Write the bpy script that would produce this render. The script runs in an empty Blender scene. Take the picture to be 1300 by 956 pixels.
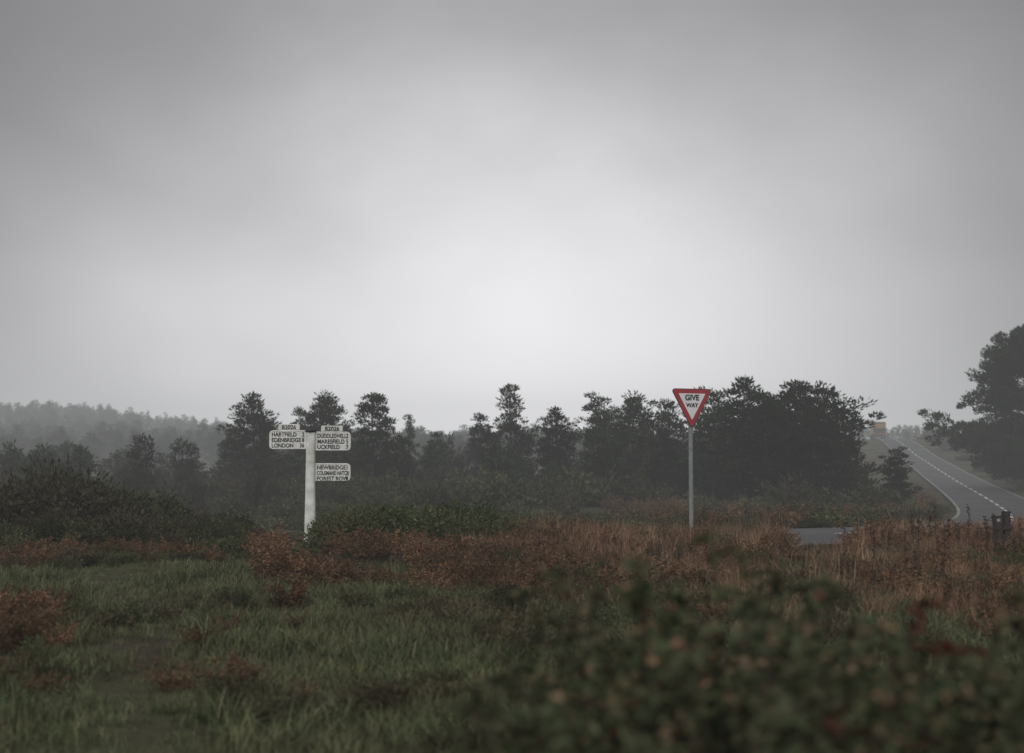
import bpy, math, random
import numpy as np
from mathutils import Vector, noise, Matrix
random.seed(7); RNG=np.random.default_rng(7)
scene=bpy.context.scene
scene.view_settings.view_transform='Standard'
scene.view_settings.look='None'
scene.view_settings.exposure=0
root=scene.collection

# ------------------------------------------------------------------ materials
def newmat(name):
    m=bpy.data.materials.new(name); m.use_nodes=True
    nt=m.node_tree; nt.nodes.clear()
    out=nt.nodes.new('ShaderNodeOutputMaterial')
    return m,nt,out
def ramp(nt,fac,stops):
    r=nt.nodes.new('ShaderNodeValToRGB')
    e=r.color_ramp.elements
    while len(e)<len(stops): e.new(0.5)
    for i,(p,c) in enumerate(stops):
        e[i].position=p; e[i].color=(c[0],c[1],c[2],1)
    nt.links.new(fac,r.inputs[0]); return r.outputs[0]
def noise_node(nt,scale,detail=3,vec=None,rough=0.55):
    n=nt.nodes.new('ShaderNodeTexNoise'); n.inputs['Scale'].default_value=scale
    n.inputs['Detail'].default_value=detail; n.inputs['Roughness'].default_value=rough
    if vec is not None: nt.links.new(vec,n.inputs['Vector'])
    return n.outputs['Fac']
def mixc(nt,fac,a,b,mode='MIX'):
    m=nt.nodes.new('ShaderNodeMix'); m.data_type='RGBA'; m.blend_type=mode
    for s,v in ((m.inputs[0],fac),(m.inputs[6],a),(m.inputs[7],b)):
        if hasattr(v,'links'): nt.links.new(v,s)
        elif isinstance(v,(int,float)): s.default_value=v
        else: s.default_value=(v[0],v[1],v[2],1)
    return m.outputs[2]
def simple(name,col,rough=0.6,metal=0,var=0.25,scale=8,bump=0.0,dirt=None):
    m,nt,out=newmat(name)
    b=nt.nodes.new('ShaderNodeBsdfPrincipled')
    tc=nt.nodes.new('ShaderNodeTexCoord').outputs['Object']
    f=noise_node(nt,scale,5,tc)
    d=dirt if dirt else tuple(c*(1-var) for c in col)
    c=ramp(nt,f,[(0.3,d),(0.62,col)])
    nt.links.new(c,b.inputs['Base Color'])
    b.inputs['Roughness'].default_value=rough; b.inputs['Metallic'].default_value=metal
    if bump:
        bp=nt.nodes.new('ShaderNodeBump'); bp.inputs['Strength'].default_value=bump
        nt.links.new(noise_node(nt,scale*6,4,tc),bp.inputs['Height']); nt.links.new(bp.outputs[0],b.inputs['Normal'])
    nt.links.new(b.outputs[0],out.inputs[0]); return m
def foliage(name,stops,patch=None,patch_scale=0.25,gain=1.0,vmin=0.6,vmax=1.4):
    m,nt,out=newmat(name)
    stops=[(p_,tuple(v*gain for v in c_)) for p_,c_ in stops]
    g=nt.nodes.new('ShaderNodeNewGeometry')
    oi=nt.nodes.new('ShaderNodeObjectInfo')
    c=ramp(nt,g.outputs['Random Per Island'],stops)
    if patch:
        patch=tuple(v*gain for v in patch)
        f=noise_node(nt,patch_scale,1,g.outputs['Position'])
        f2=ramp(nt,f,[(0.42,(0,0,0)),(0.6,(0.85,0.85,0.85))])
        c=mixc(nt,f2,c,patch)
    v=nt.nodes.new('ShaderNodeMapRange'); v.inputs[3].default_value=vmin; v.inputs[4].default_value=vmax
    nt.links.new(oi.outputs['Random'],v.inputs[0])
    hv=nt.nodes.new('ShaderNodeHueSaturation'); nt.links.new(c,hv.inputs['Color']); nt.links.new(v.outputs[0],hv.inputs['Value'])
    c=hv.outputs[0]
    b=nt.nodes.new('ShaderNodeBsdfDiffuse'); nt.links.new(c,b.inputs['Color'])
    nt.links.new(b.outputs[0],out.inputs[0])
    return m

M_bark=simple('pine_bark',(0.06,0.05,0.042),0.9,scale=5,bump=0.4)
M_pine=foliage('pine_needles',[(0,(0.016,0.022,0.014)),(0.5,(0.028,0.036,0.022)),(1,(0.05,0.056,0.034))],gain=1.1)
M_gorse=foliage('gorse_green',[(0,(0.026,0.036,0.016)),(0.6,(0.05,0.062,0.028)),(1,(0.085,0.093,0.045))],patch=(0.055,0.055,0.03),patch_scale=0.5,gain=1.4)
M_gorsed=foliage('gorse_dark',[(0,(0.020,0.023,0.013)),(0.6,(0.036,0.040,0.022)),(1,(0.065,0.064,0.036))],patch=(0.044,0.036,0.024),patch_scale=0.22,gain=1.25,vmin=0.5,vmax=1.6)
M_flower=foliage('gorse_flower',[(0,(0.2,0.14,0.02)),(1,(0.28,0.2,0.04))])
M_bracken=foliage('dead_bracken',[(0,(0.065,0.034,0.020)),(0.5,(0.125,0.068,0.038)),(1,(0.22,0.135,0.08))],patch=(0.08,0.052,0.032),patch_scale=0.6,gain=1.25)
M_heather=foliage('dead_heather',[(0,(0.035,0.029,0.019)),(0.5,(0.064,0.053,0.033)),(1,(0.11,0.088,0.055))],patch=(0.052,0.062,0.030),patch_scale=0.6,gain=1.3)
M_straw=foliage('dry_grass',[(0,(0.085,0.052,0.033)),(0.5,(0.16,0.10,0.065)),(1,(0.30,0.21,0.14))],patch=(0.13,0.07,0.044),patch_scale=0.7,gain=1.5)
M_grass=foliage('green_grass',[(0,(0.042,0.055,0.025)),(0.6,(0.07,0.086,0.040)),(0.85,(0.10,0.11,0.060)),(1,(0.18,0.15,0.095))],patch=(0.085,0.085,0.046),patch_scale=0.5,gain=1.4)
M_leaf=foliage('bramble_leaf',[(0,(0.03,0.044,0.022)),(0.6,(0.055,0.070,0.036)),(0.84,(0.09,0.09,0.048)),(0.9,(0.15,0.10,0.06)),(1,(0.22,0.15,0.10))],patch=(0.055,0.058,0.034),patch_scale=2.0,gain=1.5)
M_redleaf=foliage('red_leaf',[(0,(0.10,0.035,0.028)),(0.5,(0.13,0.045,0.034)),(1,(0.12,0.07,0.04))])
M_stem=simple('stem',(0.05,0.03,0.02),0.8)
M_twig=simple('bare_twig',(0.045,0.04,0.034),0.9)

# ------------------------------------------------------------------ mesh builder
class MB:
    def __init__(s): s.v=[];s.q=[];s.m=[];s.n=0
    def add(s,v,q,mi=0):
        v=np.asarray(v,float).reshape(-1,3); q=np.asarray(q,int).reshape(-1,4)
        s.v.append(v); s.q.append(q+s.n); s.m.append(np.full(len(q),mi)); s.n+=len(v)
    def tube(s,pts,rad,sides=6,mi=0,cap=False):
        pts=np.asarray(pts,float); n=len(pts); vs=[]
        for i in range(n):
            d=pts[min(i+1,n-1)]-pts[max(i-1,0)]; d/=np.linalg.norm(d)+1e-9
            a=np.cross(d,[0,0,1.0]); 
            if np.linalg.norm(a)<0.1: a=np.cross(d,[1.0,0,0])
            a/=np.linalg.norm(a); b=np.cross(d,a)
            for k in range(sides):
                t=2*math.pi*k/sides
                vs.append(pts[i]+rad[i]*(math.cos(t)*a+math.sin(t)*b))
        q=[(i*sides+k,i*sides+(k+1)%sides,(i+1)*sides+(k+1)%sides,(i+1)*sides+k) for i in range(n-1) for k in range(sides)]
        s.add(vs,q,mi)
    def leaves(s,c,d,ln,w,mi=0,rng=RNG):
        c=np.asarray(c,float); n=len(c)
        if n==0: return
        d=d/(np.linalg.norm(d,axis=1,keepdims=True)+1e-9)
        r=rng.normal(size=(n,3)); a=np.cross(d,r); a/=np.linalg.norm(a,axis=1,keepdims=True)+1e-9
        ln=np.broadcast_to(ln,(n,))[:,None]; w=np.broadcast_to(w,(n,))[:,None]
        v=np.stack([c,c+d*ln*0.45+a*w*0.5,c+d*ln,c+d*ln*0.45-a*w*0.5],1).reshape(-1,3)
        s.add(v,np.arange(4*n).reshape(n,4),mi)
    def mesh(s,name,mats,smooth=False):
        v=np.concatenate(s.v); q=np.concatenate(s.q); m=np.concatenate(s.m)
        me=bpy.data.meshes.new(name); me.vertices.add(len(v)); me.vertices.foreach_set('co',v.ravel())
        me.loops.add(q.size); me.loops.foreach_set('vertex_index',q.ravel().astype(np.int32))
        me.polygons.add(len(q)); me.polygons.foreach_set('loop_start',(np.arange(len(q))*4).astype(np.int32))
        me.polygons.foreach_set('loop_total',np.full(len(q),4,np.int32))
        me.polygons.foreach_set('material_index',m.astype(np.int32))
        for t in mats: me.materials.append(t)
        me.update(calc_edges=True); me.validate()
        if smooth: me.shade_smooth()
        return me
def obj(name,me,loc=(0,0,0),rot=0,scale=1,parent=None,link=True):
    o=bpy.data.objects.new(name,me); o.location=loc; o.rotation_euler=(0,0,rot)
    o.scale=(scale,)*3 if isinstance(scale,(int,float)) else scale
    if link: root.objects.link(o)
    if parent: o.parent=parent
    return o

# ------------------------------------------------------------------ road path and terrain
RP=np.array([(84,360,-3),(76,305,3.0),(68.9,260,6.35),(58.5,205,2.74),(46.1,150,0.30),(33.0,98,-0.95),(23.8,68,-0.95),(16.2,49,-0.50),(8.8,37.0,-0.16),(2.0,36,-0.5),(-6,41,-1.0),(-16,54,-1.3),(-34,80,-1.2)],float)
def catmull(P,step):
    out=[]
    Q=np.vstack([2*P[0]-P[1],P,2*P[-1]-P[-2]])
    for i in range(1,len(Q)-2):
        p0,p1,p2,p3=Q[i-1:i+3]; n=max(2,int(np.linalg.norm(p2-p1)/step))
        for k in range(n):
            t=k/n
            out.append(0.5*((2*p1)+(-p0+p2)*t+(2*p0-5*p1+4*p2-p3)*t*t+(-p0+3*p1-3*p2+p3)*t**3))
    out.append(P[-1]); return np.array(out)
RS=catmull(RP,1.0)
def sm(t): t=np.clip(t,0,1); return t*t*(3-2*t)
def H(x,y):
    x=np.atleast_1d(np.asarray(x,float)); y=np.atleast_1d(np.asarray(y,float))
    z=-0.95*sm((y-24)/45)
    z=z+5.2*sm((y-170)/260)
    z=z+15.5*np.exp(-((x+200)/95)**2-((y-580)/140)**2)
    z=z+4.6*sm((x-25)/50)*sm((y-110)/130)
    z=z+0.07*np.sin(x*0.9+1.3*np.sin(y*0.31))*np.cos(y*0.7+0.5*x)+0.03*np.sin(x*2.3+y*1.1)*np.sin(y*2.9-x)
    z=z+0.35*np.sin(x*0.11+2)*np.sin(y*0.09)*sm((y-30)/30)
    dmin=np.full(x.shape,1e9); rz=np.zeros(x.shape)
    for i in range(0,len(x),20000):
        sl=slice(i,i+20000)
        D=(x[sl,None]-RS[None,:,0])**2+(y[sl,None]-RS[None,:,1])**2
        k=D.argmin(1); dmin[sl]=np.sqrt(D[np.arange(len(k)),k]); rz[sl]=RS[k,2]
    wd=np.where(y<60,5.0,14.0)
    w=1-sm((dmin-3.6)/wd)
    z=z*(1-w)+(rz-0.10)*w
    z=z-0.08*(1-sm((dmin-2.2)/1.6))
    return z
def roaddist(x,y):
    return np.sqrt(((RS[None,:,0]-np.atleast_1d(x)[:,None])**2+(RS[None,:,1]-np.atleast_1d(y)[:,None])**2).min(1))
def h1(x,y): return float(H(x,y)[0])

xs=np.concatenate([-np.geomspace(1500,32,34),np.arange(-30,85,0.7),np.geomspace(86,1500,34)])
ys=np.concatenate([np.linspace(-60,-4,14),np.arange(-3,60,0.5),np.arange(60,320,1.3),np.geomspace(322,2500,40)])
X,Y=np.meshgrid(xs,ys); Z=H(X.ravel(),Y.ravel())
nx,ny=len(xs),len(ys)
idx=np.arange(nx*ny).reshape(ny,nx)
q=np.stack([idx[:-1,:-1],idx[:-1,1:],idx[1:,1:],idx[1:,:-1]],-1).reshape(-1,4)
mb=MB(); mb.add(np.stack([X.ravel(),Y.ravel(),Z],1),q)
m,nt,out=newmat('heath_ground'); g=nt.nodes.new('ShaderNodeNewGeometry')
p=g.outputs['Position']
c1=ramp(nt,noise_node(nt,2.2,6,p),[(0.3,(0.030,0.028,0.016)),(0.5,(0.055,0.058,0.030)),(0.7,(0.08,0.072,0.044))])
c2=ramp(nt,noise_node(nt,3.0,6,p),[(0.3,(0.03,0.022,0.015)),(0.7,(0.06,0.046,0.032))])
f=ramp(nt,noise_node(nt,0.22,4,p),[(0.45,(0,0,0)),(0.58,(1,1,1))])
cc=mixc(nt,f,c1,c2)
b=nt.nodes.new('ShaderNodeBsdfPrincipled'); nt.links.new(cc,b.inputs['Base Color']); b.inputs['Roughness'].default_value=0.95; b.inputs['Specular IOR Level'].default_value=0.1
bp=nt.nodes.new('ShaderNodeBump'); bp.inputs['Strength'].default_value=0.8; bp.inputs['Distance'].default_value=0.1
nt.links.new(noise_node(nt,9,6,p),bp.inputs['Height']); nt.links.new(bp.outputs[0],b.inputs['Normal'])
nt.links.new(b.outputs[0],out.inputs[0])
obj('ground',mb.mesh('ground',[m],True))

def ribbon(S,offs,dz):
    T=np.gradient(S[:,:2],axis=0); T/=np.linalg.norm(T,axis=1,keepdims=True)
    Nn=np.stack([-T[:,1],T[:,0]],1)
    v=np.zeros((len(S),len(offs),3))
    for j,o in enumerate(offs):
        v[:,j,:2]=S[:,:2]+Nn*o; v[:,j,2]=S[:,2]+dz-0.004*abs(o)
    n,mm=v.shape[:2]; ii=np.arange(n*mm).reshape(n,mm)
    qq=np.stack([ii[:-1,:-1],ii[:-1,1:],ii[1:,1:],ii[1:,:-1]],-1).reshape(-1,4)
    return v.reshape(-1,3),qq
m,nt,out=newmat('wet_asphalt'); g=nt.nodes.new('ShaderNodeNewGeometry'); p=g.outputs['Position']
cc=ramp(nt,noise_node(nt,0.6,6,p),[(0.3,(0.034,0.034,0.036)),(0.7,(0.062,0.062,0.065))])
b=nt.nodes.new('ShaderNodeBsdfPrincipled'); nt.links.new(cc,b.inputs['Base Color'])
rr=nt.nodes.new('ShaderNodeMapRange'); rr.inputs[3].default_value=0.5; rr.inputs[4].default_value=0.85
nt.links.new(noise_node(nt,0.35,4,p),rr.inputs[0]); nt.links.new(rr.outputs[0],b.inputs['Roughness'])
nt.links.new(b.outputs[0],out.inputs[0]); M_road=m
mb=MB(); v,q=ribbon(RS,[-2.75,-1.5,0,1.5,2.75],0.0); mb.add(v,q,0)
road=obj('road',mb.mesh('road',[M_road],True))
M_line=simple('road_paint',(0.7,0.7,0.67),0.5,scale=2,dirt=(0.35,0.35,0.34))
mb=MB(); FS=catmull(RP,0.25); FS=FS[:np.abs(FS[:,1]-52).argmin()]
L=np.concatenate([[0],np.cumsum(np.linalg.norm(np.diff(FS[:,:2],axis=0),axis=1))])
k=0
while k<len(FS)-2:
    if (L[k]%6.0)<4.0:
        e=k
        while e<len(FS)-1 and (L[e]%6.0)<4.0: e+=1
        if e-k>2:
            v,q=ribbon(FS[k:e],[-0.075,0.075],0.008); mb.add(v,q)
        k=e
    else: k+=1
obj('centre_line',mb.mesh('centre_line',[M_line]),parent=road)
mb=MB()
for s in (-2.6,2.6):
    v,q=ribbon(RS[:300],[s-0.06,s+0.06],0.006); mb.add(v,q)
obj('edge_line',mb.mesh('edge_line',[simple('worn_edge_paint',(0.3,0.3,0.29),0.6,scale=1.5,dirt=(0.07,0.07,0.07))]),parent=road)

# ------------------------------------------------------------------ plant models
def mk_pine(seed,h,R,cb=0.2,pw=0.75,nbr=7.5,dens=46,lean=0.0,lsc=1.0,flat=0.5):
    r=np.random.default_rng(seed); mb=MB()
    n=9; bx=r.normal(0,0.05*h/7,(n,2)).cumsum(0)*0.7; bx[0]=0
    T=np.array([(bx[i,0]+lean*h*(i/(n-1))**1.5,bx[i,1],h*0.97*i/(n-1)) for i in range(n)])
    rb=0.02*h
    mb.tube(T,[rb*(1-0.92*(i/(n-1))**0.8)*(1.3 if i==0 else 1) for i in range(n)],7,0)
    def tp(t):
        f=t*(n-1); i=min(int(f),n-2); return T[i]+(T[i+1]-T[i])*(f-i)
    nb=int(nbr*h)
    ph=r.uniform(0,6.28,4)
    for b in range(nb):
        t=cb+(1-cb)*(b+r.uniform())/nb
        az=b*2.4+r.normal(0,0.5)
        prof=((1-(t-cb)/(1-cb))**pw)*min(1,0.55+ (t-cb)/(1-cb)*2.2)
        irr=1+0.32*math.sin(2*az+ph[0]+5*t)+0.25*math.sin(9*t+ph[1])
        Lb=max(0.25,R*prof*irr*r.uniform(0.65,1.15))
        up=r.uniform(0.05,0.45)+0.5*max(0,t-0.6)
        o=tp(min(t,0.98)); d=np.array([math.cos(az),math.sin(az),up]); d/=np.linalg.norm(d)
        pts=[o+d*Lb*s+np.array([0,0,0.16*Lb*s*s]) for s in (0,0.35,0.7,1.0)]
        mb.tube(pts,[rb*0.32*(1-t*0.5),rb*0.22*(1-t*0.5),rb*0.13,0.01],4,0)
        nc=max(1,int(round(Lb*2.4)))
        for c in range(nc):
            s=0.4+0.6*(c+r.uniform())/nc
            ce=pts[0]+d*Lb*s+np.array([0,0,0.16*Lb*s*s])+r.normal(0,0.1+0.06*Lb,3)
            cr=r.uniform(0.24,0.48)*(0.75+0.05*h)
            k=int(dens*r.uniform(0.6,1.3))
            u=r.normal(size=(k,3)); u/=np.linalg.norm(u,axis=1,keepdims=True)
            pos=ce+u*(r.uniform(0.1,1,(k,1))**0.6)*cr*np.array([1,1,flat])
            mb.leaves(pos,u*0.7+d*0.4+np.array([0,0,0.6]),r.uniform(0.14,0.28,k)*lsc,r.uniform(0.05,0.1,k)*lsc,1,r)
    return mb.mesh('pine_tree',[M_bark,M_pine])
def mk_bare(seed,h):
    r=np.random.default_rng(seed); mb=MB()
    def br(p,d,L,rad,lv):
        n=4; pts=[p]; dd=d.copy()
        for i in range(n):
            dd=dd+r.normal(0,0.13,3)+np.array([0,0,0.05]); dd/=np.linalg.norm(dd); pts.append(pts[-1]+dd*L/n)
        mb.tube(pts,[rad*(1-0.6*i/n) for i in range(n+1)],5 if lv<2 else 3,0)
        if lv>=4: return
        k=[5,5,4,4][lv]
        for j in range(k):
            s=r.uniform(0.3,1); i=min(int(s*n),n-1); o=pts[i]+(pts[i+1]-pts[i])*(s*n-i)
            nd=dd*0.8+r.normal(0,0.55,3); nd[2]+=0.15; nd/=np.linalg.norm(nd)
            br(o,nd,L*r.uniform(0.5,0.75),max(rad*0.5,0.009),lv+1)
    for _ in range(3):
        d=np.array([r.normal(0,0.25),r.normal(0,0.25),1.0]); br(np.zeros(3),d/np.linalg.norm(d),h*0.45,0.012*h,0)
    return mb.mesh('bare_tree',[M_twig])
def mk_bush(seed,mat,flowers=0,shoots=40,per=60,spiky=0.35,far=False):
    r=np.random.default_rng(seed); mb=MB()
    ls=1.7 if far else 1.0
    if far: shoots=26; per=28
    for i in range(shoots):
        th=r.uniform(0,6.28); ph=math.acos(r.uniform(0.0,1)); rr=r.uniform(0.5,1.0)
        ce=np.array([math.cos(th)*math.sin(ph),math.sin(th)*math.sin(ph),math.cos(ph)*0.9])*rr
        if not far: mb.tube([ce*0.05,ce*0.55+[0,0,0.05],ce*1.05],[0.02,0.012,0.004],3,0)
        k=int(per*r.uniform(0.6,1.4)); cr=r.uniform(0.16,0.32)
        u=r.normal(size=(k,3)); u/=np.linalg.norm(u,axis=1,keepdims=True)
        pos=ce+u*(r.uniform(0,1,(k,1))**0.5)*cr; pos[:,2]=np.maximum(pos[:,2],0.0)
        mb.leaves(pos,u*1.0+ce*spiky+np.array([0,0,0.15]),r.uniform(0.05,0.12,k)*ls,r.uniform(0.02,0.045,k)*ls,1,r)
        if not far:
            k=6; pos=ce+r.normal(0,0.14,(k,3))
            mb.leaves(pos,ce+np.array([0,0,0.2])+r.normal(0,0.45,(k,3)),r.uniform(0.08,0.18,k),0.02,1,r)
        if flowers and r.uniform()<flowers:
            k=10; pos=ce*1.1+r.normal(0,0.12,(k,3)); mb.leaves(pos,r.normal(size=(k,3)),0.04,0.035,2,r)
    k=120 if far else 260; u=r.normal(size=(k,3)); u/=np.linalg.norm(u,axis=1,keepdims=True); pos=u*r.uniform(0,0.65,(k,1)); pos[:,2]=abs(pos[:,2])
    mb.leaves(pos,u+[0,0,0.3],0.22*(1.3 if far else 1),0.14*(1.3 if far else 1),1,r)
    return mb.mesh('gorse',[M_stem,mat,M_flower])
def blades(mb,r,n,rad,h0,h1_,w,bend=0.4,mi=0,seg=3):
    for i in range(n):
        a=r.uniform(0,6.28); p=np.array([math.cos(a),math.sin(a),0])*rad*math.sqrt(r.uniform()); hh=r.uniform(h0,h1_)
        az=r.uniform(0,6.28); d=np.array([math.cos(az),math.sin(az),0]); sd=np.array([-d[1],d[0],0]); bb=bend*r.uniform(0.2,1.2)
        vs=[]
        for s in range(seg+1):
            t=s/seg; c=p+d*hh*bb*t*t+np.array([0,0,hh*t*(1-0.35*bb*t)]); ww=w*(1-t*0.85)/2
            vs+= [c-sd*ww,c+sd*ww]
        mb.add(vs,[(2*s,2*s+1,2*s+3,2*s+2) for s in range(seg)],mi)
def mk_grass(seed,n,rad,h0,hh,w,mat,bend=0.5):
    r=np.random.default_rng(seed); mb=MB(); blades(mb,r,n,rad,h0,hh,w,bend,seg=2); return mb.mesh('grass_tuft',[mat])
def mk_bracken(seed,mat,n=9,L=0.75):
    r=np.random.default_rng(seed); mb=MB()
    for i in range(n):
        az=r.uniform(0,6.28); d=np.array([math.cos(az),math.sin(az),0]); p=r.normal(0,0.08,3); p[2]=0
        l=L*r.uniform(0.6,1.2); el=r.uniform(0.75,1.45)
        pts=[]; 
        for s in range(6):
            t=s/5; pts.append(p+d*l*t*math.cos(el)*(1+0.4*t)+np.array([0,0,l*math.sin(el)*t*(1-0.35*t*t)]))
        pts=np.array(pts); mb.tube(pts,[0.005]*6,3,0)
        k=80; t=r.uniform(0.25,1,k); f=t*5; ii=np.minimum(f.astype(int),4); c=pts[ii]+(pts[ii+1]-pts[ii])*(f-ii)[:,None]+r.normal(0,0.02,(k,3))
        sd=np.array([-d[1],d[0],0]); sg=np.where(r.uniform(size=k)<0.5,-1,1)[:,None]
        mb.leaves(c,sd*sg+d*0.35+r.normal(0,0.45,(k,3))+[0,0,-0.2],0.12*(1.15-t)*1.3,r.uniform(0.010,0.024,k),1,r)
    return mb.mesh('bracken',[M_stem,mat])
def mk_heather(seed,mat,n=64,R=0.3,hh=0.38):
    r=np.random.default_rng(seed); mb=MB()
    for i in range(n):
        a=r.uniform(0,6.28); q_=math.sqrt(r.uniform())*R; b=np.array([math.cos(a)*q_*0.5,math.sin(a)*q_*0.5,0])
        tip=np.array([math.cos(a)*q_*1.1,math.sin(a)*q_*1.1,hh*r.uniform(0.55,1.1)*(1-0.45*(q_/R)**2)])
        k=12; t=r.uniform(0.35,1,k)[:,None]; c=b+(tip-b)*t+r.normal(0,0.012,(k,3))
        mb.leaves(c,(tip-b)[None,:]*1.5+r.normal(0,0.25,(k,3)),r.uniform(0.04,0.09,k),r.uniform(0.012,0.022,k),1,r)
    for i in range(10):
        a=r.uniform(0,6.28); mb.tube([(0,0,0),(math.cos(a)*R*0.5,math.sin(a)*R*0.5,hh*0.5),(math.cos(a)*R*0.8,math.sin(a)*R*0.8,hh*0.8)],[0.008,0.006,0.003],3,0)
    return mb.mesh('heather',[M_stem,mat])

def src(name,me): return bpy.data.objects.new(name,me)
def scatter(name,pts,variants,smin,smax=None,seed=1,zs=(0.85,1.15),tilt=0.08):
    pts=np.asarray(pts,float); n=len(pts); r=np.random.default_rng(seed)
    me=bpy.data.meshes.new(name); me.vertices.add(n); me.vertices.foreach_set('co',pts.ravel())
    rot=np.stack([r.normal(0,tilt,n),r.normal(0,tilt,n),r.uniform(0,6.28,n)],1)
    if np.isscalar(smin): s=r.uniform(smin,smax,n)
    else: s=np.asarray(smin)*r.uniform(0.7,1.25,n)
    sc=np.stack([s,s,s*r.uniform(zs[0],zs[1],n)],1)
    for nm,ty,dat in (('rot','FLOAT_VECTOR',rot),('scl','FLOAT_VECTOR',sc)):
        a=me.attributes.new(nm,ty,'POINT'); a.data.foreach_set('vector',dat.ravel())
    a=me.attributes.new('idx','INT','POINT'); a.data.foreach_set('value',r.integers(0,len(variants),n).astype(np.int32))
    o=obj(name,me)
    ng=bpy.data.node_groups.new(name,'GeometryNodeTree')
    ng.interface.new_socket('Geometry',in_out='INPUT',socket_type='NodeSocketGeometry')
    ng.interface.new_socket('Geometry',in_out='OUTPUT',socket_type='NodeSocketGeometry')
    N=ng.nodes; Lk=ng.links
    gi=N.new('NodeGroupInput'); go=N.new('NodeGroupOutput')
    ip=N.new('GeometryNodeInstanceOnPoints'); Lk.new(gi.outputs[0],ip.inputs['Points'])
    jn=N.new('GeometryNodeJoinGeometry')
    for v in variants:
        oi=N.new('GeometryNodeObjectInfo'); oi.inputs['Object'].default_value=v; oi.inputs['As Instance'].default_value=True
        Lk.new(oi.outputs['Geometry'],jn.inputs[0])
    Lk.new(jn.outputs[0],ip.inputs['Instance']); ip.inputs['Pick Instance'].default_value=True
    def na(nm,ty):
        a=N.new('GeometryNodeInputNamedAttribute'); a.data_type=ty; a.inputs['Name'].default_value=nm; return a.outputs['Attribute']
    er=N.new('FunctionNodeEulerToRotation'); Lk.new(na('rot','FLOAT_VECTOR'),er.inputs[0]); Lk.new(er.outputs[0],ip.inputs['Rotation'])
    Lk.new(na('scl','FLOAT_VECTOR'),ip.inputs['Scale']); Lk.new(na('idx','INT'),ip.inputs['Instance Index'])
    Lk.new(ip.outputs[0],go.inputs[0])
    md=o.modifiers.new('scatter','NODES'); md.node_group=ng
    return o
def region(n,x0,x1,y0,y1,seed,fn=None,wedge=0.42,roadclear=3.6,dz=-0.02):
    r=np.random.default_rng(seed); x=r.uniform(x0,x1,n); y=r.uniform(y0,y1,n)
    k=np.abs(x)<wedge*y+2.0; x,y=x[k],y[k]
    if fn is not None: k=fn(x,y,r); x,y=x[k],y[k]
    if roadclear: k=roaddist(x,y)>roadclear; x,y=x[k],y[k]
    return np.stack([x,y,H(x,y)+dz],1)
def nz(x,y,s,o=0): return np.array([noise.noise((a*s+o,b*s-o,o*1.7)) for a,b in zip(x,y)])

# ------------------------------------------------------------------ trees
SPEC=[(0.2,0.6),(0.12,0.75),(0.28,0.5),(0.15,0.95),(0.08,0.6),(0.22,0.6)]
P=[mk_pine(i+1,7.0,2.0,cb=c,pw=w,dens=58) for i,(c,w) in enumerate(SPEC)]
PF=[mk_pine(i+1,7.0,2.0,cb=c,pw=w,dens=10,nbr=5,lsc=2.3) for i,(c,w) in enumerate(SPEC)]
trees=[(-17.3,95,7.3,1.3,0),(-12.6,96,7.3,1.1,2),(-14.6,99,6.5,0.9,1),(-8.8,88,6.8,1.1,5),(-7.8,110,6.6,0.6,3),(-0.1,98,7.9,1.1,3),(-2.0,97,5.8,1.1,1),
 (2.8,92,6.1,1.2,0),(5.9,95,7.1,1.15,4),(8.2,97,7.4,1.2,2),(10.6,95,6.9,1.2,1),(12.2,86,7.1,1.25,4),(13.8,84,7.9,1.3,0),(15.3,86,7.2,1.35,1),(16.7,85,7.9,1.2,5),
 (18.4,84,7.6,1.35,2),(19.6,86,6.3,1.3,4),(22.6,84,3.8,1.3,4),(-20.5,104,5.0,1.1,4),(-5.5,102,4.8,1.2,1),(14.6,82,6.2,1.4,4),(17.4,82,6.2,1.4,4),(12.9,88,6.2,1.4,1),(16.0,88,7.0,1.3,0),(7.0,92,5.4,1.3,5),(9.6,91,5.2,1.4,4)]
for i,(x,y,h,wf,k) in enumerate(trees):
    s=h/7.0; obj('pine_tree',P[k],(x,y,h1(x,y)-0.1),i*1.7,(s*wf,s*wf,s))
big=mk_pine(77,13.8,6.9,cb=0.05,pw=0.5,nbr=10,dens=100,lean=0.0,lsc=1.3,flat=0.7)
obj('pine_tree',big,(43.8,120,h1(43.8,120)-0.2),2.2)
obj('pine_tree',mk_pine(78,9.5,3.6,cb=0.05,pw=0.6,dens=70,lsc=1.2),(47.5,124,h1(47.5,124)-0.2),0.6)
BT=[mk_bare(i+50,1.0*6) for i in range(3)]
for i,(x,y,s) in enumerate([(-13.6,62,0.68),(-12.0,66,0.68),(-16.5,60,0.6),(-18.5,70,0.7),(-10.5,74,0.65),(-20,58,0.55),(6.9,104,0.85),(-3.4,90,0.75),(50,150,0.9)]):
    obj('bare_tree',BT[i%3],(x,y,h1(x,y)-0.1),i*2.1,s)

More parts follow.
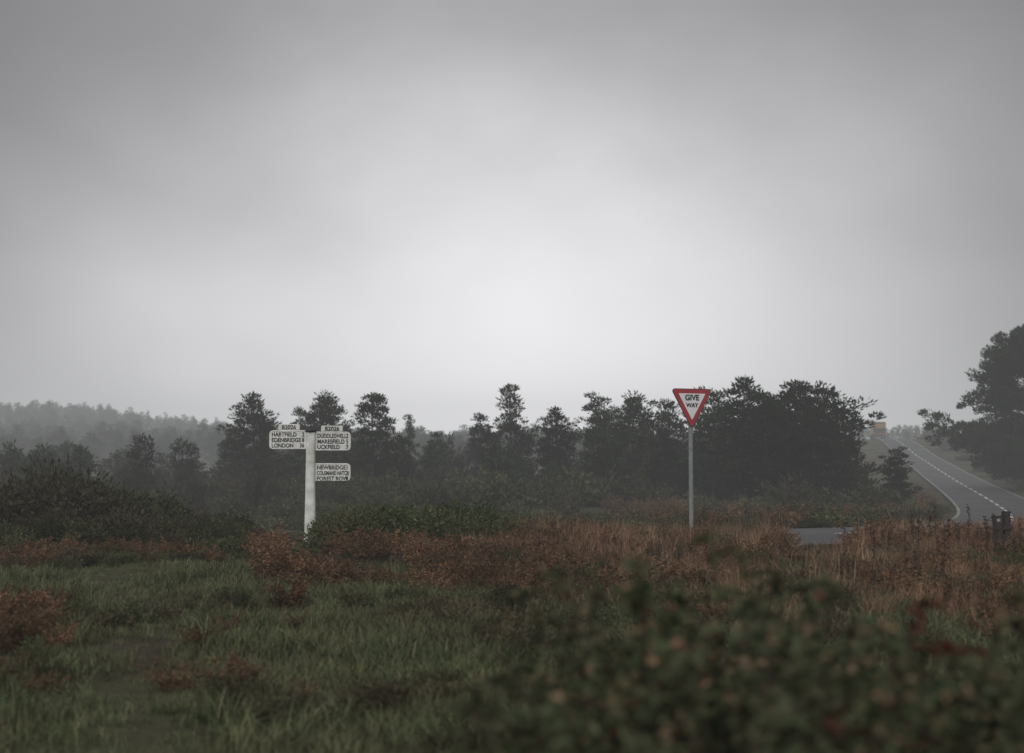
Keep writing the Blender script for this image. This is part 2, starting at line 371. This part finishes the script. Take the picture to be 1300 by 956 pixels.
G=[src('gorse_src',mk_bush(i+200,M_gorse)) for i in range(4)]
GD=[src('gorse_dark_src',mk_bush(i+220,M_gorsed,flowers=0.02)) for i in range(4)]
GF=[src('gorse_far_src',mk_bush(i+240,M_gorsed if i<3 else M_gorse,far=True)) for i in range(4)]
SPF=[src('pine_far_src',me) for me in PF]
pts=region(700,-45,24,74,120,11,lambda x,y,r:(nz(x,y,0.07,3)>-0.35)&((x<22)))
scatter('scrub_thicket',pts,GF,1.0,2.1,3,(0.8,1.2))
pts=region(330,-46,22,84,132,12,lambda x,y,r:nz(x,y,0.11,17)>-0.1)
scatter('young_pine_mass',pts,SPF,0.35,0.64,4,(0.8,1.1))
pts=region(3000,-260,40,230,620,13,lambda x,y,r:(y>260)|(r.uniform(size=len(x))<0.25),wedge=0.5,roadclear=14)
scatter('distant_treeline',pts,SPF,0.7,1.2,5,(0.7,1.1))
pts=region(1000,20,330,262,520,14,lambda x,y,r:(x>0.31*y)|(y>300),wedge=0.55,roadclear=9)
scatter('distant_hedge_trees',pts,SPF,0.45,0.8,6,(0.6,1.0))

# ------------------------------------------------------------------ heath
BR=[src('bracken_src',mk_bracken(i+300,M_bracken)) for i in range(4)]
HE=[src('heather_src',mk_heather(i+310,M_heather)) for i in range(4)]
ST=[src('dry_src',mk_grass(i+320,46,0.16,0.3,0.72,0.012,M_straw,0.6)) for i in range(4)]
GR=[src('grass_src',mk_grass(i+340,36,0.17,0.06,0.18,0.011,M_grass,0.8)) for i in range(4)]
GL=[src('grasslong_src',mk_grass(i+350,40,0.14,0.14,0.36,0.011,M_grass,1.0)) for i in range(3)]
def win(p,y0=12.5):   # wedge along the camera's sight line, kept short so the road shows
    e=0.012*nz(p[:,0],p[:,1],0.9,41)
    return (p[:,1]>y0)&(p[:,0]>(0.188+e)*p[:,1])&(p[:,0]<(0.246+e)*p[:,1])
def postgap(p):
    return (p[:,1]>19.5)&(p[:,1]<30)&(np.abs(p[:,0]+0.141*p[:,1])<0.55)
pts=region(1700,-34,30,43,90,21,lambda x,y,r:(nz(x,y,0.12,8)>-0.15))
hs_=0.8+0.6*nz(pts[:,0],pts[:,1],0.16,31)
scatter('heath_gorse',pts,GF,hs_,None,7,(0.55,0.9))
pts=region(380,-22,-5.4,31,50,22,lambda x,y,r:(nz(x,y,0.16,1)>-0.25)&(x<-0.17*y),roadclear=2.5)
scatter('gorse_bushes',pts,GD,0.7+0.9*np.clip(nz(pts[:,0],pts[:,1],0.3,9)+0.5,0,1),None,8,(0.75,1.1))
pts=region(170,-14,-5.0,24.5,30.5,222,lambda x,y,r:(x<-0.178*y))
scatter('low_gorse_bushes',pts,GD+G[:1],0.35,0.75,88,(0.7,1.1))
pts=region(170,-3.75,0.6,25.0,31.5,23,lambda x,y,r:(((x+4.1)**2+(y-29)**2>0.8)&(x>-0.120*y)),roadclear=2.9)
scatter('broom_bushes',pts,G,np.interp(pts[:,0],[-4,-2.5,-0.5,1.0],[0.6,0.9,0.78,0.4]),None,9,(0.75,1.05))
pts=region(80,0.2,5.4,28,33,24,roadclear=2.9)
scatter('low_gorse',pts,G+GD,0.3,0.55,10)
pts=region(1900,25,120,88,330,251,lambda x,y,r:(x>0.27*y)&(nz(x,y,0.08,5)>-0.3),wedge=0.5,roadclear=5.0)
scatter('heath_bank',pts,GF,0.8,1.7,111,(0.5,0.9))
pts=region(3800,5,48,42,125,25,lambda x,y,r:(nz(x,y,0.1,5)>-0.25)&(r.uniform(size=len(x))<np.clip(60/y,0.3,1)),roadclear=4.0)
scatter('bracken_bank',pts,BR,0.8,1.5,11)
pts=region(2600,9.0,20,30,52,252,lambda x,y,r:(x>0.25*y-0.2)&(roaddist(x,y)<9),roadclear=3.1)
scatter('verge_tall_grass',pts,ST+HE,0.28,0.55,112)
pts=region(2500,-6,0.9,15.5,27,26,lambda x,y,r:(nz(x,y,0.35,2)+0.3*nz(x,y,1.3,5)>-0.08)&(x>-0.175*y)&(y>15.5+1.2*np.sin(x*1.3))); pts=pts[~postgap(pts)]
scatter('bracken_patch',pts,BR*2+HE,0.4,0.9,12)
pts=region(1000,-12,-3,20.5,25,262,lambda x,y,r:(nz(x,y,0.35,22)+0.3*nz(x,y,1.3,5)>-0.02)&(x<-0.16*y)); pts=pts[~postgap(pts)]
scatter('bracken_fringe',pts,BR+HE*2,0.35,0.75,122)
pts=region(1100,-9,3.5,6.5,19,261,lambda x,y,r:(nz(x,y,0.55,12)+0.35*nz(x,y,2.1,14)>np.where(x<-0.08*y,0.33,0.10)))
scatter('heather_clumps',pts,HE,0.3,0.8,121)
pts=region(230,-6.8,-3.3,9.8,15.5,27,lambda x,y,r:x<-0.328*y+0.1)
scatter('bracken_clump',pts,BR+HE[:2],0.4,0.8,13)
pts=region(60,-2.8,1.5,10,16,271,lambda x,y,r:nz(x,y,0.6,21)>0.1)
scatter('bracken_fronds',pts,BR,0.3,0.65,131)
pts=region(6500,-1.6,13,14,31.5,28,lambda x,y,r:(nz(x,y,0.45,6)+0.3*nz(x,y,1.4,6)>-0.28)&(x>-0.2-0.07*(y-20)+0.6*np.sin(y)),roadclear=2.9)
pts=pts[~win(pts)]
post_near=((pts[:,0]-8.3)**2+(pts[:,1]-23.5)**2<3.0)
scatter('dry_grass',pts,ST*2+[HE[0],BR[1]],(0.5+0.42*np.clip((pts[:,1]-20)/9,0,1))*np.where(post_near,0.6,1),None,14)
pts=region(1100,-1,13,12,29,29,lambda x,y,r:(nz(x,y,0.5,9)>0.05)&((x-8.3)**2+(y-23.5)**2>3)); pts=pts[~win(pts)]
scatter('bracken_verge',pts,BR+HE*2,0.4,0.9,15)
pts=region(90,-1,12,14,27,291,lambda x,y,r:nz(x,y,0.3,19)>0.0); pts=pts[~win(pts)]
scatter('gorse_seedlings',pts,G+GD,0.25,0.55,151)
pts=region(2600,2,9,12,34,292,roadclear=3.0); pts=pts[win(pts)]
u_=pts[:,0]/pts[:,1]
scatter('sightline_grass',pts,GR+[HE[1],ST[0]],np.where(pts[:,1]>22,np.interp(u_,[0.18,0.21,0.25],[0.3,0.32,0.6]),0.75),None,152)
# grass, worn thin along the trodden path
def path_d(x,y): return np.abs(x+0.30*y-0.5-0.25*np.sin(y*0.5))
pts=region(21000,-9,6,6.0,22,30,lambda x,y,r:(path_d(x,y)>0.28)|(r.uniform(size=len(x))<0.4),wedge=0.38)
scatter('grass',pts,GR,0.55+0.35*np.clip(path_d(pts[:,0],pts[:,1])/1.5,0,1)+0.3*nz(pts[:,0],pts[:,1],0.8,3),None,16)
pts=region(5200,-9,4,6.0,21,31,lambda x,y,r:(nz(x,y,0.7,4)>-0.02)&(path_d(x,y)>0.55),wedge=0.38)
scatter('long_grass',pts,GL,0.5,1.05,17)
pts=region(8000,4,24,22,62,32,wedge=0.4,roadclear=2.8); pts=pts[~win(pts)]
scatter('verge_grass',pts,GR+GL,0.6,1.0,18)

# foreground bramble
def bramble(name,x0,x1,y0,y1,top,nst,seed,mat,red=0.0,spread=0.25,dens=36):
    r=np.random.default_rng(seed); mb=MB()
    for i in range(nst):
        x=r.uniform(x0,x1); y=r.uniform(y0,y1); hh=top(x,y)*(r.uniform(0.5,0.97) if r.uniform()<0.88 else r.uniform(0.97,1.12))
        if hh<0.15: continue
        a=r.uniform(0,6.28); d=np.array([math.cos(a),math.sin(a),0])*r.uniform(0.03,spread)
        pts=np.array([np.array([x,y,0])+d*(t**2)*1.2+np.array([0,0,hh*math.sin(t*1.75)/0.985]) for t in np.linspace(0,1,7)])
        mb.tube(pts,[0.004]*7,3,0)
        k=int(dens*r.uniform(0.7,1.3)*(0.4+hh)); t=r.uniform(0.15,1,k)**0.6*6; ii=np.minimum(t.astype(int),5)
        c=pts[ii]+(pts[ii+1]-pts[ii])*(t-ii)[:,None]
        dd=r.normal(size=(k,3)); dd[:,2]=dd[:,2]*0.4+0.1
        isr=r.uniform(size=k)<red
        mb.leaves(c[~isr],dd[~isr],r.uniform(0.02,0.05,(~isr).sum()),r.uniform(0.014,0.032,(~isr).sum()),1,r)
        if isr.any(): mb.leaves(c[isr],dd[isr],r.uniform(0.03,0.05,isr.sum()),0.026,2,r)
    obj(name,mb.mesh(name,[M_stem,mat,M_redleaf]))
def topA(x,y):
    u=x/y; py=np.interp(u,[-0.09,-0.04,0.0,0.05,0.09,0.14,0.18,0.23,0.36],[0.26,0.198,0.158,0.125,0.098,0.073,0.096,0.124,0.138])
    b=1.6-py*min(y,4.4)
    return max(0.1,b)*(0.93+0.06*math.sin(x*9)+0.05*math.sin(x*23+y*5)) 
bramble('bramble_bush',-0.42,1.9,3.1,4.9,topA,1150,401,M_leaf,0.012)
bramble('bramble_bush',0.7,3.0,5.0,7.6,lambda x,y:0.66*(0.8+0.2*math.sin(x*5+y)),420,402,M_leaf,0.05)
bramble('dogwood_shrub',0.9,1.3,4.1,4.8,lambda x,y:1.20*(0.8+0.2*math.sin(x*17)),34,403,M_redleaf,0.5)
# weed stalks
mb=MB(); r=np.random.default_rng(9)
for i in range(60):
    x=r.uniform(3.2,9.5); y=r.uniform(15,26); 
    if abs(x)>0.37*y or 0.165*y<x<0.25*y: continue
    hh=r.uniform(0.5,1.0); b=np.array([x,y,h1(x,y)]); l=r.normal(0,0.06,2)
    pts=[b+np.array([l[0]*t,l[1]*t,hh*t]) for t in (0,0.5,1)]
    mb.tube(pts,[0.007,0.005,0.003],4,0)
    k=30; t=r.uniform(0.55,1,k); c=b+np.stack([l[0]*t,l[1]*t,hh*t],1); mb.leaves(c,r.normal(size=(k,3))+[0,0,0.6],0.05,0.025,0,r)
obj('dock_stalks',mb.mesh('dock_stalks',[simple('dead_stalk',(0.05,0.025,0.018),0.8)]))

# ------------------------------------------------------------------ helpers for built objects
def extr(name,outline,depth,mat,y0=0.0,parent=None,bevel=0.0):
    import bmesh
    bm=bmesh.new(); vs=[bm.verts.new((a,y0,c)) for a,c in outline]; f=bm.faces.new(vs)
    ret=bmesh.ops.extrude_face_region(bm,geom=[f]); 
    bmesh.ops.translate(bm,vec=(0,depth,0),verts=[e for e in ret['geom'] if isinstance(e,bmesh.types.BMVert)])
    bmesh.ops.recalc_face_normals(bm,faces=bm.faces)
    if bevel: bmesh.ops.bevel(bm,geom=list(bm.edges),offset=bevel,segments=2,affect='EDGES')
    me=bpy.data.meshes.new(name); bm.to_mesh(me); bm.free(); me.materials.append(mat)
    return obj(name,me,parent=parent)
def box(name,a,b,mat,parent=None,bevel=0.01):
    return extr(name,[(a[0],a[2]),(b[0],a[2]),(b[0],b[2]),(a[0],b[2])],b[1]-a[1],mat,a[1],parent,bevel)
def text(name,s,x,z,size,y,mat,parent,align='LEFT',sx=1.0,bold=0.002):
    cu=bpy.data.curves.new(name,'FONT'); cu.body=s; cu.size=size; cu.align_x=align; cu.extrude=0.002; cu.offset=bold
    cu.materials.append(mat)
    o=bpy.data.objects.new(name,cu); root.objects.link(o); o.parent=parent
    o.location=(x,y,z); o.rotation_euler=(math.radians(90),0,0); o.scale=(sx,1,1); return o
def empty(name,loc,rz=0):
    o=bpy.data.objects.new(name,None); root.objects.link(o); o.location=loc; o.rotation_euler=(0,0,rz); return o

# ------------------------------------------------------------------ fingerpost
M_white=simple('white_paint',(0.80,0.80,0.76),0.5,scale=5,dirt=(0.52,0.52,0.47),bump=0.05)
M_postw=simple('weathered_white_paint',(0.74,0.74,0.70),0.6,scale=4,dirt=(0.38,0.39,0.33),bump=0.1)
M_black=simple('black_paint',(0.012,0.012,0.013),0.5)
fp=empty('fingerpost_sign',(-4.1,29,h1(-4.1,29)),0.03)
b0=-h1(-4.1,29)
mb=MB()
prof=[(-0.4,0.125),(0.12,0.125),(0.2,0.105),(1.2,0.093),(2.26,0.085)]
vs=[]
for z,r_ in prof:
    for k in range(8):
        a=[(1,.72),(.72,1),(-.72,1),(-1,.72),(-1,-.72),(-.72,-1),(.72,-1),(1,-.72)][k]
        vs.append((a[0]*r_,a[1]*r_,z))
qs=[(i*8+k,i*8+(k+1)%8,(i+1)*8+(k+1)%8,(i+1)*8+k) for i in range(len(prof)-1) for k in range(8)]
mb.add(vs,qs); obj('post',mb.mesh('post',[M_postw]),(0,0,b0),parent=fp)
mb=MB(); vs=[]
for z,r_ in [(2.258,0.05),(2.262,0.115),(2.31,0.115),(2.33,0.09),(2.40,0.015)]:
    for k in range(12): vs.append((r_*math.cos(k*math.pi/6),r_*math.sin(k*math.pi/6),z))
mb.add(vs,[(i*12+k,i*12+(k+1)%12,(i+1)*12+(k+1)%12,(i+1)*12+k) for i in range(4) for k in range(12)])
obj('finial_cap',mb.mesh('cap',[M_black]),(0,0,b0),parent=fp)
def arm(nm,side,zc,lines,hdr,rz,w=0.76,h=0.385):
    e=empty(nm,(0,0,b0+zc),rz); e.parent=fp
    x0=0.09
    def rr(x0,x1,z0,z1,c):
        pts=[(x0,z0),(x1-c,z0),(x1-c*0.3,z0+c*0.3),(x1,z0+c),(x1,z1-c),(x1-c*0.3,z1-c*0.3),(x1-c,z1),(x0,z1)]
        return [(p[0]*side,p[1]) for p in pts]
    extr('board',rr(x0,x0+w,-h/2,h/2,0.07),0.036,M_white,-0.018,e,0.004)
    t=0.018
    for a,b in (((x0+.01,-h/2+.004),(x0+w-.07,-h/2+.004+t)),((x0+.01,h/2-.004-t),(x0+w-.07,h/2-.004))):
        xa,xb=sorted((a[0]*side,b[0]*side)); box('moulding',(xa,-0.026,a[1]),(xb,-0.0185,b[1]),M_white,e,0.002)
    xa=min(side*(x0+0.04),side*(x0+w-0.05)); xb=max(side*(x0+0.04),side*(x0+w-0.05))
    for i,(a,b) in enumerate(lines):
        z=h/2-0.124-i*0.113
        text('lettering',a,xa,z,0.118,-0.024,M_black,e,'LEFT',0.86 if len(a)<11 else (0.72 if len(a)<12 else 0.62))
        if b: text('mileage',b,xb,z,0.118,-0.024,M_black,e,'RIGHT',0.8)
    if hdr:
        cx=side*(x0+w*0.47); box('route_board',(cx-0.22,-0.016,h/2+0.002),(cx+0.22,0.016,h/2+0.125),M_white,e,0.012)
        text('route_number',hdr,cx,h/2+0.024,0.115,-0.021,M_black,e,'CENTER',1.0)
arm('arm_hartfield',-1,2.11,[('HARTFIELD','2'),('EDENBRIDGE','8'),('LONDON','36')],'B2026',math.radians(-4))
arm('arm_maresfield',1,2.08,[('DUDDLESWELL','2'),('MARESFIELD','5'),('UCKFIELD','7')],'B2026',math.radians(9),0.72)
arm('arm_newbridge',1,1.45,[('NEWBRIDGE','1'),('COLEMANS HATCH','2'),('FOREST ROW','5')],None,math.radians(4),0.72,0.36)

# ------------------------------------------------------------------ give way sign
M_red=simple('red_reflective',(0.36,0.022,0.028),0.35,scale=4,var=0.25)
M_face=simple('sign_white',(0.75,0.76,0.76),0.4,scale=4,var=0.12)
M_plate=simple('plate_grey',(0.3,0.3,0.29),0.5,scale=20)
M_galv=simple('galvanised_steel',(0.24,0.25,0.25),0.6,metal=0.2,scale=9,var=0.3)
M_back=simple('sign_backing',(0.03,0.03,0.032),0.6)
gw=empty('give_way_sign',(3.62,28.8,h1(3.62,28.8)),math.radians(22))
gz=-h1(3.62,28.8)
def tri(s,r_,n=6):
    Hh=s*math.sqrt(3)/2; V=[(-s/2,Hh/3),(s/2,Hh/3),(0,-2*Hh/3)]
    pts=[]
    for i,(vx,vz) in enumerate(V):
        L_=math.hypot(vx,vz); cx,cz=vx*(1-2*r_/L_),vz*(1-2*r_/L_)
        a0=math.atan2(vz,vx)
        for k in range(n+1):
            a=a0+(math.radians(60)-math.radians(120)*k/n)
            pts.append((cx+r_*math.cos(a),cz+r_*math.sin(a)))
    return pts
def tr(nm,s,r_,y0,d,mat):
    o=extr(nm,tri(s,r_),d,mat,y0,gw); o.location=(0,0,gz+2.86); return o
tr('backing_plate',0.96,0.055,-0.052,0.012,M_back)
tr('red_triangle',0.915,0.045,-0.056,0.0035,M_red)
tr('white_triangle',0.62,0.012,-0.060,0.0035,M_face)
text('lettering_give','GIVE',0,gz+2.905,0.155,-0.064,M_black,gw,'CENTER',1.0,0.005)
text('lettering_way','WAY',0,gz+2.765,0.115,-0.064,M_black,gw,'CENTER',1.0,0.004)
mb=MB(); mb.tube([(0,0,-0.3),(0,0,1.5),(0,0,3.02)],[0.045]*3,14); 
obj('post',mb.mesh('post',[M_galv],True),(0,0.01,gz),parent=gw)
mb=MB(); mb.tube([(0,0,3.02),(0,0,3.035)],[0.047,0.02],14); obj('post_cap',mb.mesh('cap',[M_black]),(0,0.01,gz),parent=gw)
for z in (2.62,2.98): box('clip',(-0.07,-0.0395,z-0.02),(0.07,0.06,z+0.02),M_galv,gw,0.004).location=(0,0,gz)

# ------------------------------------------------------------------ marker posts at right
M_wood=simple('dark_wet_timber',(0.03,0.026,0.023),0.7,scale=12,bump=0.3)
mp=empty('wooden_marker_post',(8.55,25,h1(8.55,25)),0.2)
box('post_left',(-0.13,-0.06,-0.2),(-0.02,0.06,0.74),M_wood,mp,0.008)
box('post_right',(0.05,-0.06,-0.2),(0.16,0.06,0.82),M_wood,mp,0.008)
box('label_plate',(-0.105,-0.066,0.64),(-0.045,-0.061,0.69),M_plate,mp,0.001)
box('rail',(-0.16,-0.085,0.50),(0.19,-0.0625,0.57),M_wood,mp,0.004)

# ------------------------------------------------------------------ truck beyond the crest
def roadpt(y):
    k=np.abs(RS[:,1]-y).argmin(); t=RS[k-1]-RS[k+1]; return RS[k],math.atan2(t[1],t[0])
c,a=roadpt(266)
lx,ly=-math.sin(a),math.cos(a)
tk=empty('box_truck',(c[0]+lx*1.45,c[1]+ly*1.45,c[2]+0.01),a-math.pi/2)
M_tan=simple('ochre_truck_body',(0.28,0.16,0.05),0.5,scale=1.5)
M_cab=simple('truck_cab_paint',(0.5,0.5,0.48),0.4,scale=2)
M_glass=simple('dark_glass',(0.02,0.022,0.025),0.1)
M_tyre=simple('tyre',(0.02,0.02,0.02),0.85)
M_lamp=simple('tail_lamp',(0.4,0.02,0.02),0.3)
box('cargo_body',(-1.2,-3.0,0.95),(1.2,2.2,3.25),M_tan,tk,0.05)
box('rear_door_recess',(-1.08,-3.02,1.15),(1.08,-3.004,2.1),M_back,tk,0.002)
box('roof_board',(-1.0,-3.03,2.95),(1.0,-3.004,3.1),M_back,tk,0.002)
box('chassis',(-0.5,-2.9,0.6),(0.5,4.0,0.947),M_back,tk,0.02)
box('cab',(-1.1,2.3,0.75),(1.1,4.1,2.75),M_cab,tk,0.12)
box('windscreen',(-0.98,4.105,1.65),(0.98,4.12,2.45),M_glass,tk,0.002)
box('bumper',(-1.15,-3.06,0.55),(1.15,-2.93,0.75),M_back,tk,0.01)
for sx in (-1,1):
    box('tail_lamp',(sx*0.95-0.12,-3.08,0.76),(sx*0.95+0.12,-3.02,0.9),M_lamp,tk,0.005)
    for yy in (-2.0,3.2):
        mb=MB(); mb.tube([(sx*0.85,yy,0.48),(sx*0.851,yy,0.48),(sx*1.13,yy,0.48),(sx*1.131,yy,0.48)],[0.05,0.47,0.47,0.05],20); obj('wheel',mb.mesh('wheel',[M_tyre]),parent=tk)

# ------------------------------------------------------------------ mist: absorption, plus added emission standing in for scattered skylight
import bmesh
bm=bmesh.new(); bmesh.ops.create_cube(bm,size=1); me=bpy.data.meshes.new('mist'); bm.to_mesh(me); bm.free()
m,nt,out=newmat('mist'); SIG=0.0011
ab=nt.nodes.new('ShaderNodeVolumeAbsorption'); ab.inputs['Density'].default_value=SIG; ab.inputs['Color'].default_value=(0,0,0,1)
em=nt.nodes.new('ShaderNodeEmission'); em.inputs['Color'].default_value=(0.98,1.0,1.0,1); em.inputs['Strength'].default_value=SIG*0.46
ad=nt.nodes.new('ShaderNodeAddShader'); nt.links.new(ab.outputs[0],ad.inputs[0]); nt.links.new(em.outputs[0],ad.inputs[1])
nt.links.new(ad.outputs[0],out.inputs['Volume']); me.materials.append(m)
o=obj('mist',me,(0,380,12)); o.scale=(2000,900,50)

# ------------------------------------------------------------------ world
w=bpy.data.worlds.new('World'); scene.world=w; w.use_nodes=True; nt=w.node_tree; nt.nodes.clear()
out=nt.nodes.new('ShaderNodeOutputWorld'); bg=nt.nodes.new('ShaderNodeBackground')
EL,ROT=math.radians(42),math.radians(205)
sky=nt.nodes.new('ShaderNodeTexSky'); sky.sky_type='NISHITA'; sky.sun_disc=False; sky.sun_elevation=EL; sky.sun_rotation=ROT
hs=nt.nodes.new('ShaderNodeHueSaturation'); hs.inputs['Saturation'].default_value=0.1; nt.links.new(sky.outputs[0],hs.inputs['Color'])
tc=nt.nodes.new('ShaderNodeTexCoord'); sp=nt.nodes.new('ShaderNodeSeparateXYZ'); nt.links.new(tc.outputs['Generated'],sp.inputs[0])
def mt(op,a,b=None,c=None,clamp=False):
    n=nt.nodes.new('ShaderNodeMath'); n.operation=op; n.use_clamp=clamp
    for i,v in enumerate((a,b,c)):
        if v is None: continue
        if hasattr(v,'links'): nt.links.new(v,n.inputs[i])
        else: n.inputs[i].default_value=v
    return n.outputs[0]
mp_=nt.nodes.new('ShaderNodeMapping'); mp_.inputs['Scale'].default_value=(1,1,1.6); nt.links.new(tc.outputs['Generated'],mp_.inputs[0])
n1=noise_node(nt,3.2,3,mp_.outputs[0],0.45); n2=noise_node(nt,9,4,mp_.outputs[0],0.5)
dx=mt('DIVIDE',mt('ADD',mt('SUBTRACT',sp.outputs[0],0.0),mt('MULTIPLY',mt('SUBTRACT',n1,0.5),0.2)),0.29)
dz=mt('DIVIDE',mt('ADD',mt('SUBTRACT',sp.outputs[2],0.062),mt('MULTIPLY',mt('SUBTRACT',n2,0.5),0.06)),0.215)
rr=mt('ADD',mt('MULTIPLY',dx,dx),mt('MULTIPLY',dz,dz))
g_=mt('EXPONENT',mt('MULTIPLY',rr,-1.0))
g_=mt('MULTIPLY',g_,mt('GREATER_THAN',sp.outputs[1],0.0))
back=mt('MULTIPLY_ADD',sp.outputs[1],-0.9,0.75,clamp=True)
val=mt('ADD',mt('MULTIPLY_ADD',g_,0.92,0.14),mt('MULTIPLY',back,0.62))
val=mt('MULTIPLY',val,mt('MULTIPLY_ADD',n1,0.25,0.90))
cl=nt.nodes.new('ShaderNodeCombineColor')
nt.links.new(mt('MULTIPLY',val,0.985),cl.inputs[0]); nt.links.new(mt('MULTIPLY',val,0.975),cl.inputs[1]); nt.links.new(mt('MULTIPLY',val,1.01),cl.inputs[2])
sk=mixc(nt,1.0,hs.outputs[0],(0.1,0.1,0.1),'MULTIPLY')
fin=mixc(nt,0.95,sk,cl.outputs[0])
nt.links.new(fin,bg.inputs[0]); bg.inputs[1].default_value=1.0; nt.links.new(bg.outputs[0],out.inputs[0])
sd=bpy.data.lights.new('sun','SUN'); sd.energy=0.9; sd.angle=math.radians(30); sd.color=(1,0.98,0.95)
so=bpy.data.objects.new('sun',sd); root.objects.link(so)
dv=Vector((math.sin(ROT)*math.cos(EL),math.cos(ROT)*math.cos(EL),math.sin(EL))); so.rotation_euler=dv.to_track_quat('Z','Y').to_euler()

# ------------------------------------------------------------------ camera
cd=bpy.data.cameras.new('camera'); co=bpy.data.objects.new('camera',cd); root.objects.link(co)
cd.lens=50; cd.sensor_width=36; cd.clip_end=6000; cd.clip_start=0.1
co.location=(0,0,1.6); co.rotation_euler=(math.radians(90+3.55),0,0)
cd.dof.use_dof=True; cd.dof.focus_distance=29; cd.dof.aperture_fstop=1.5
scene.camera=co
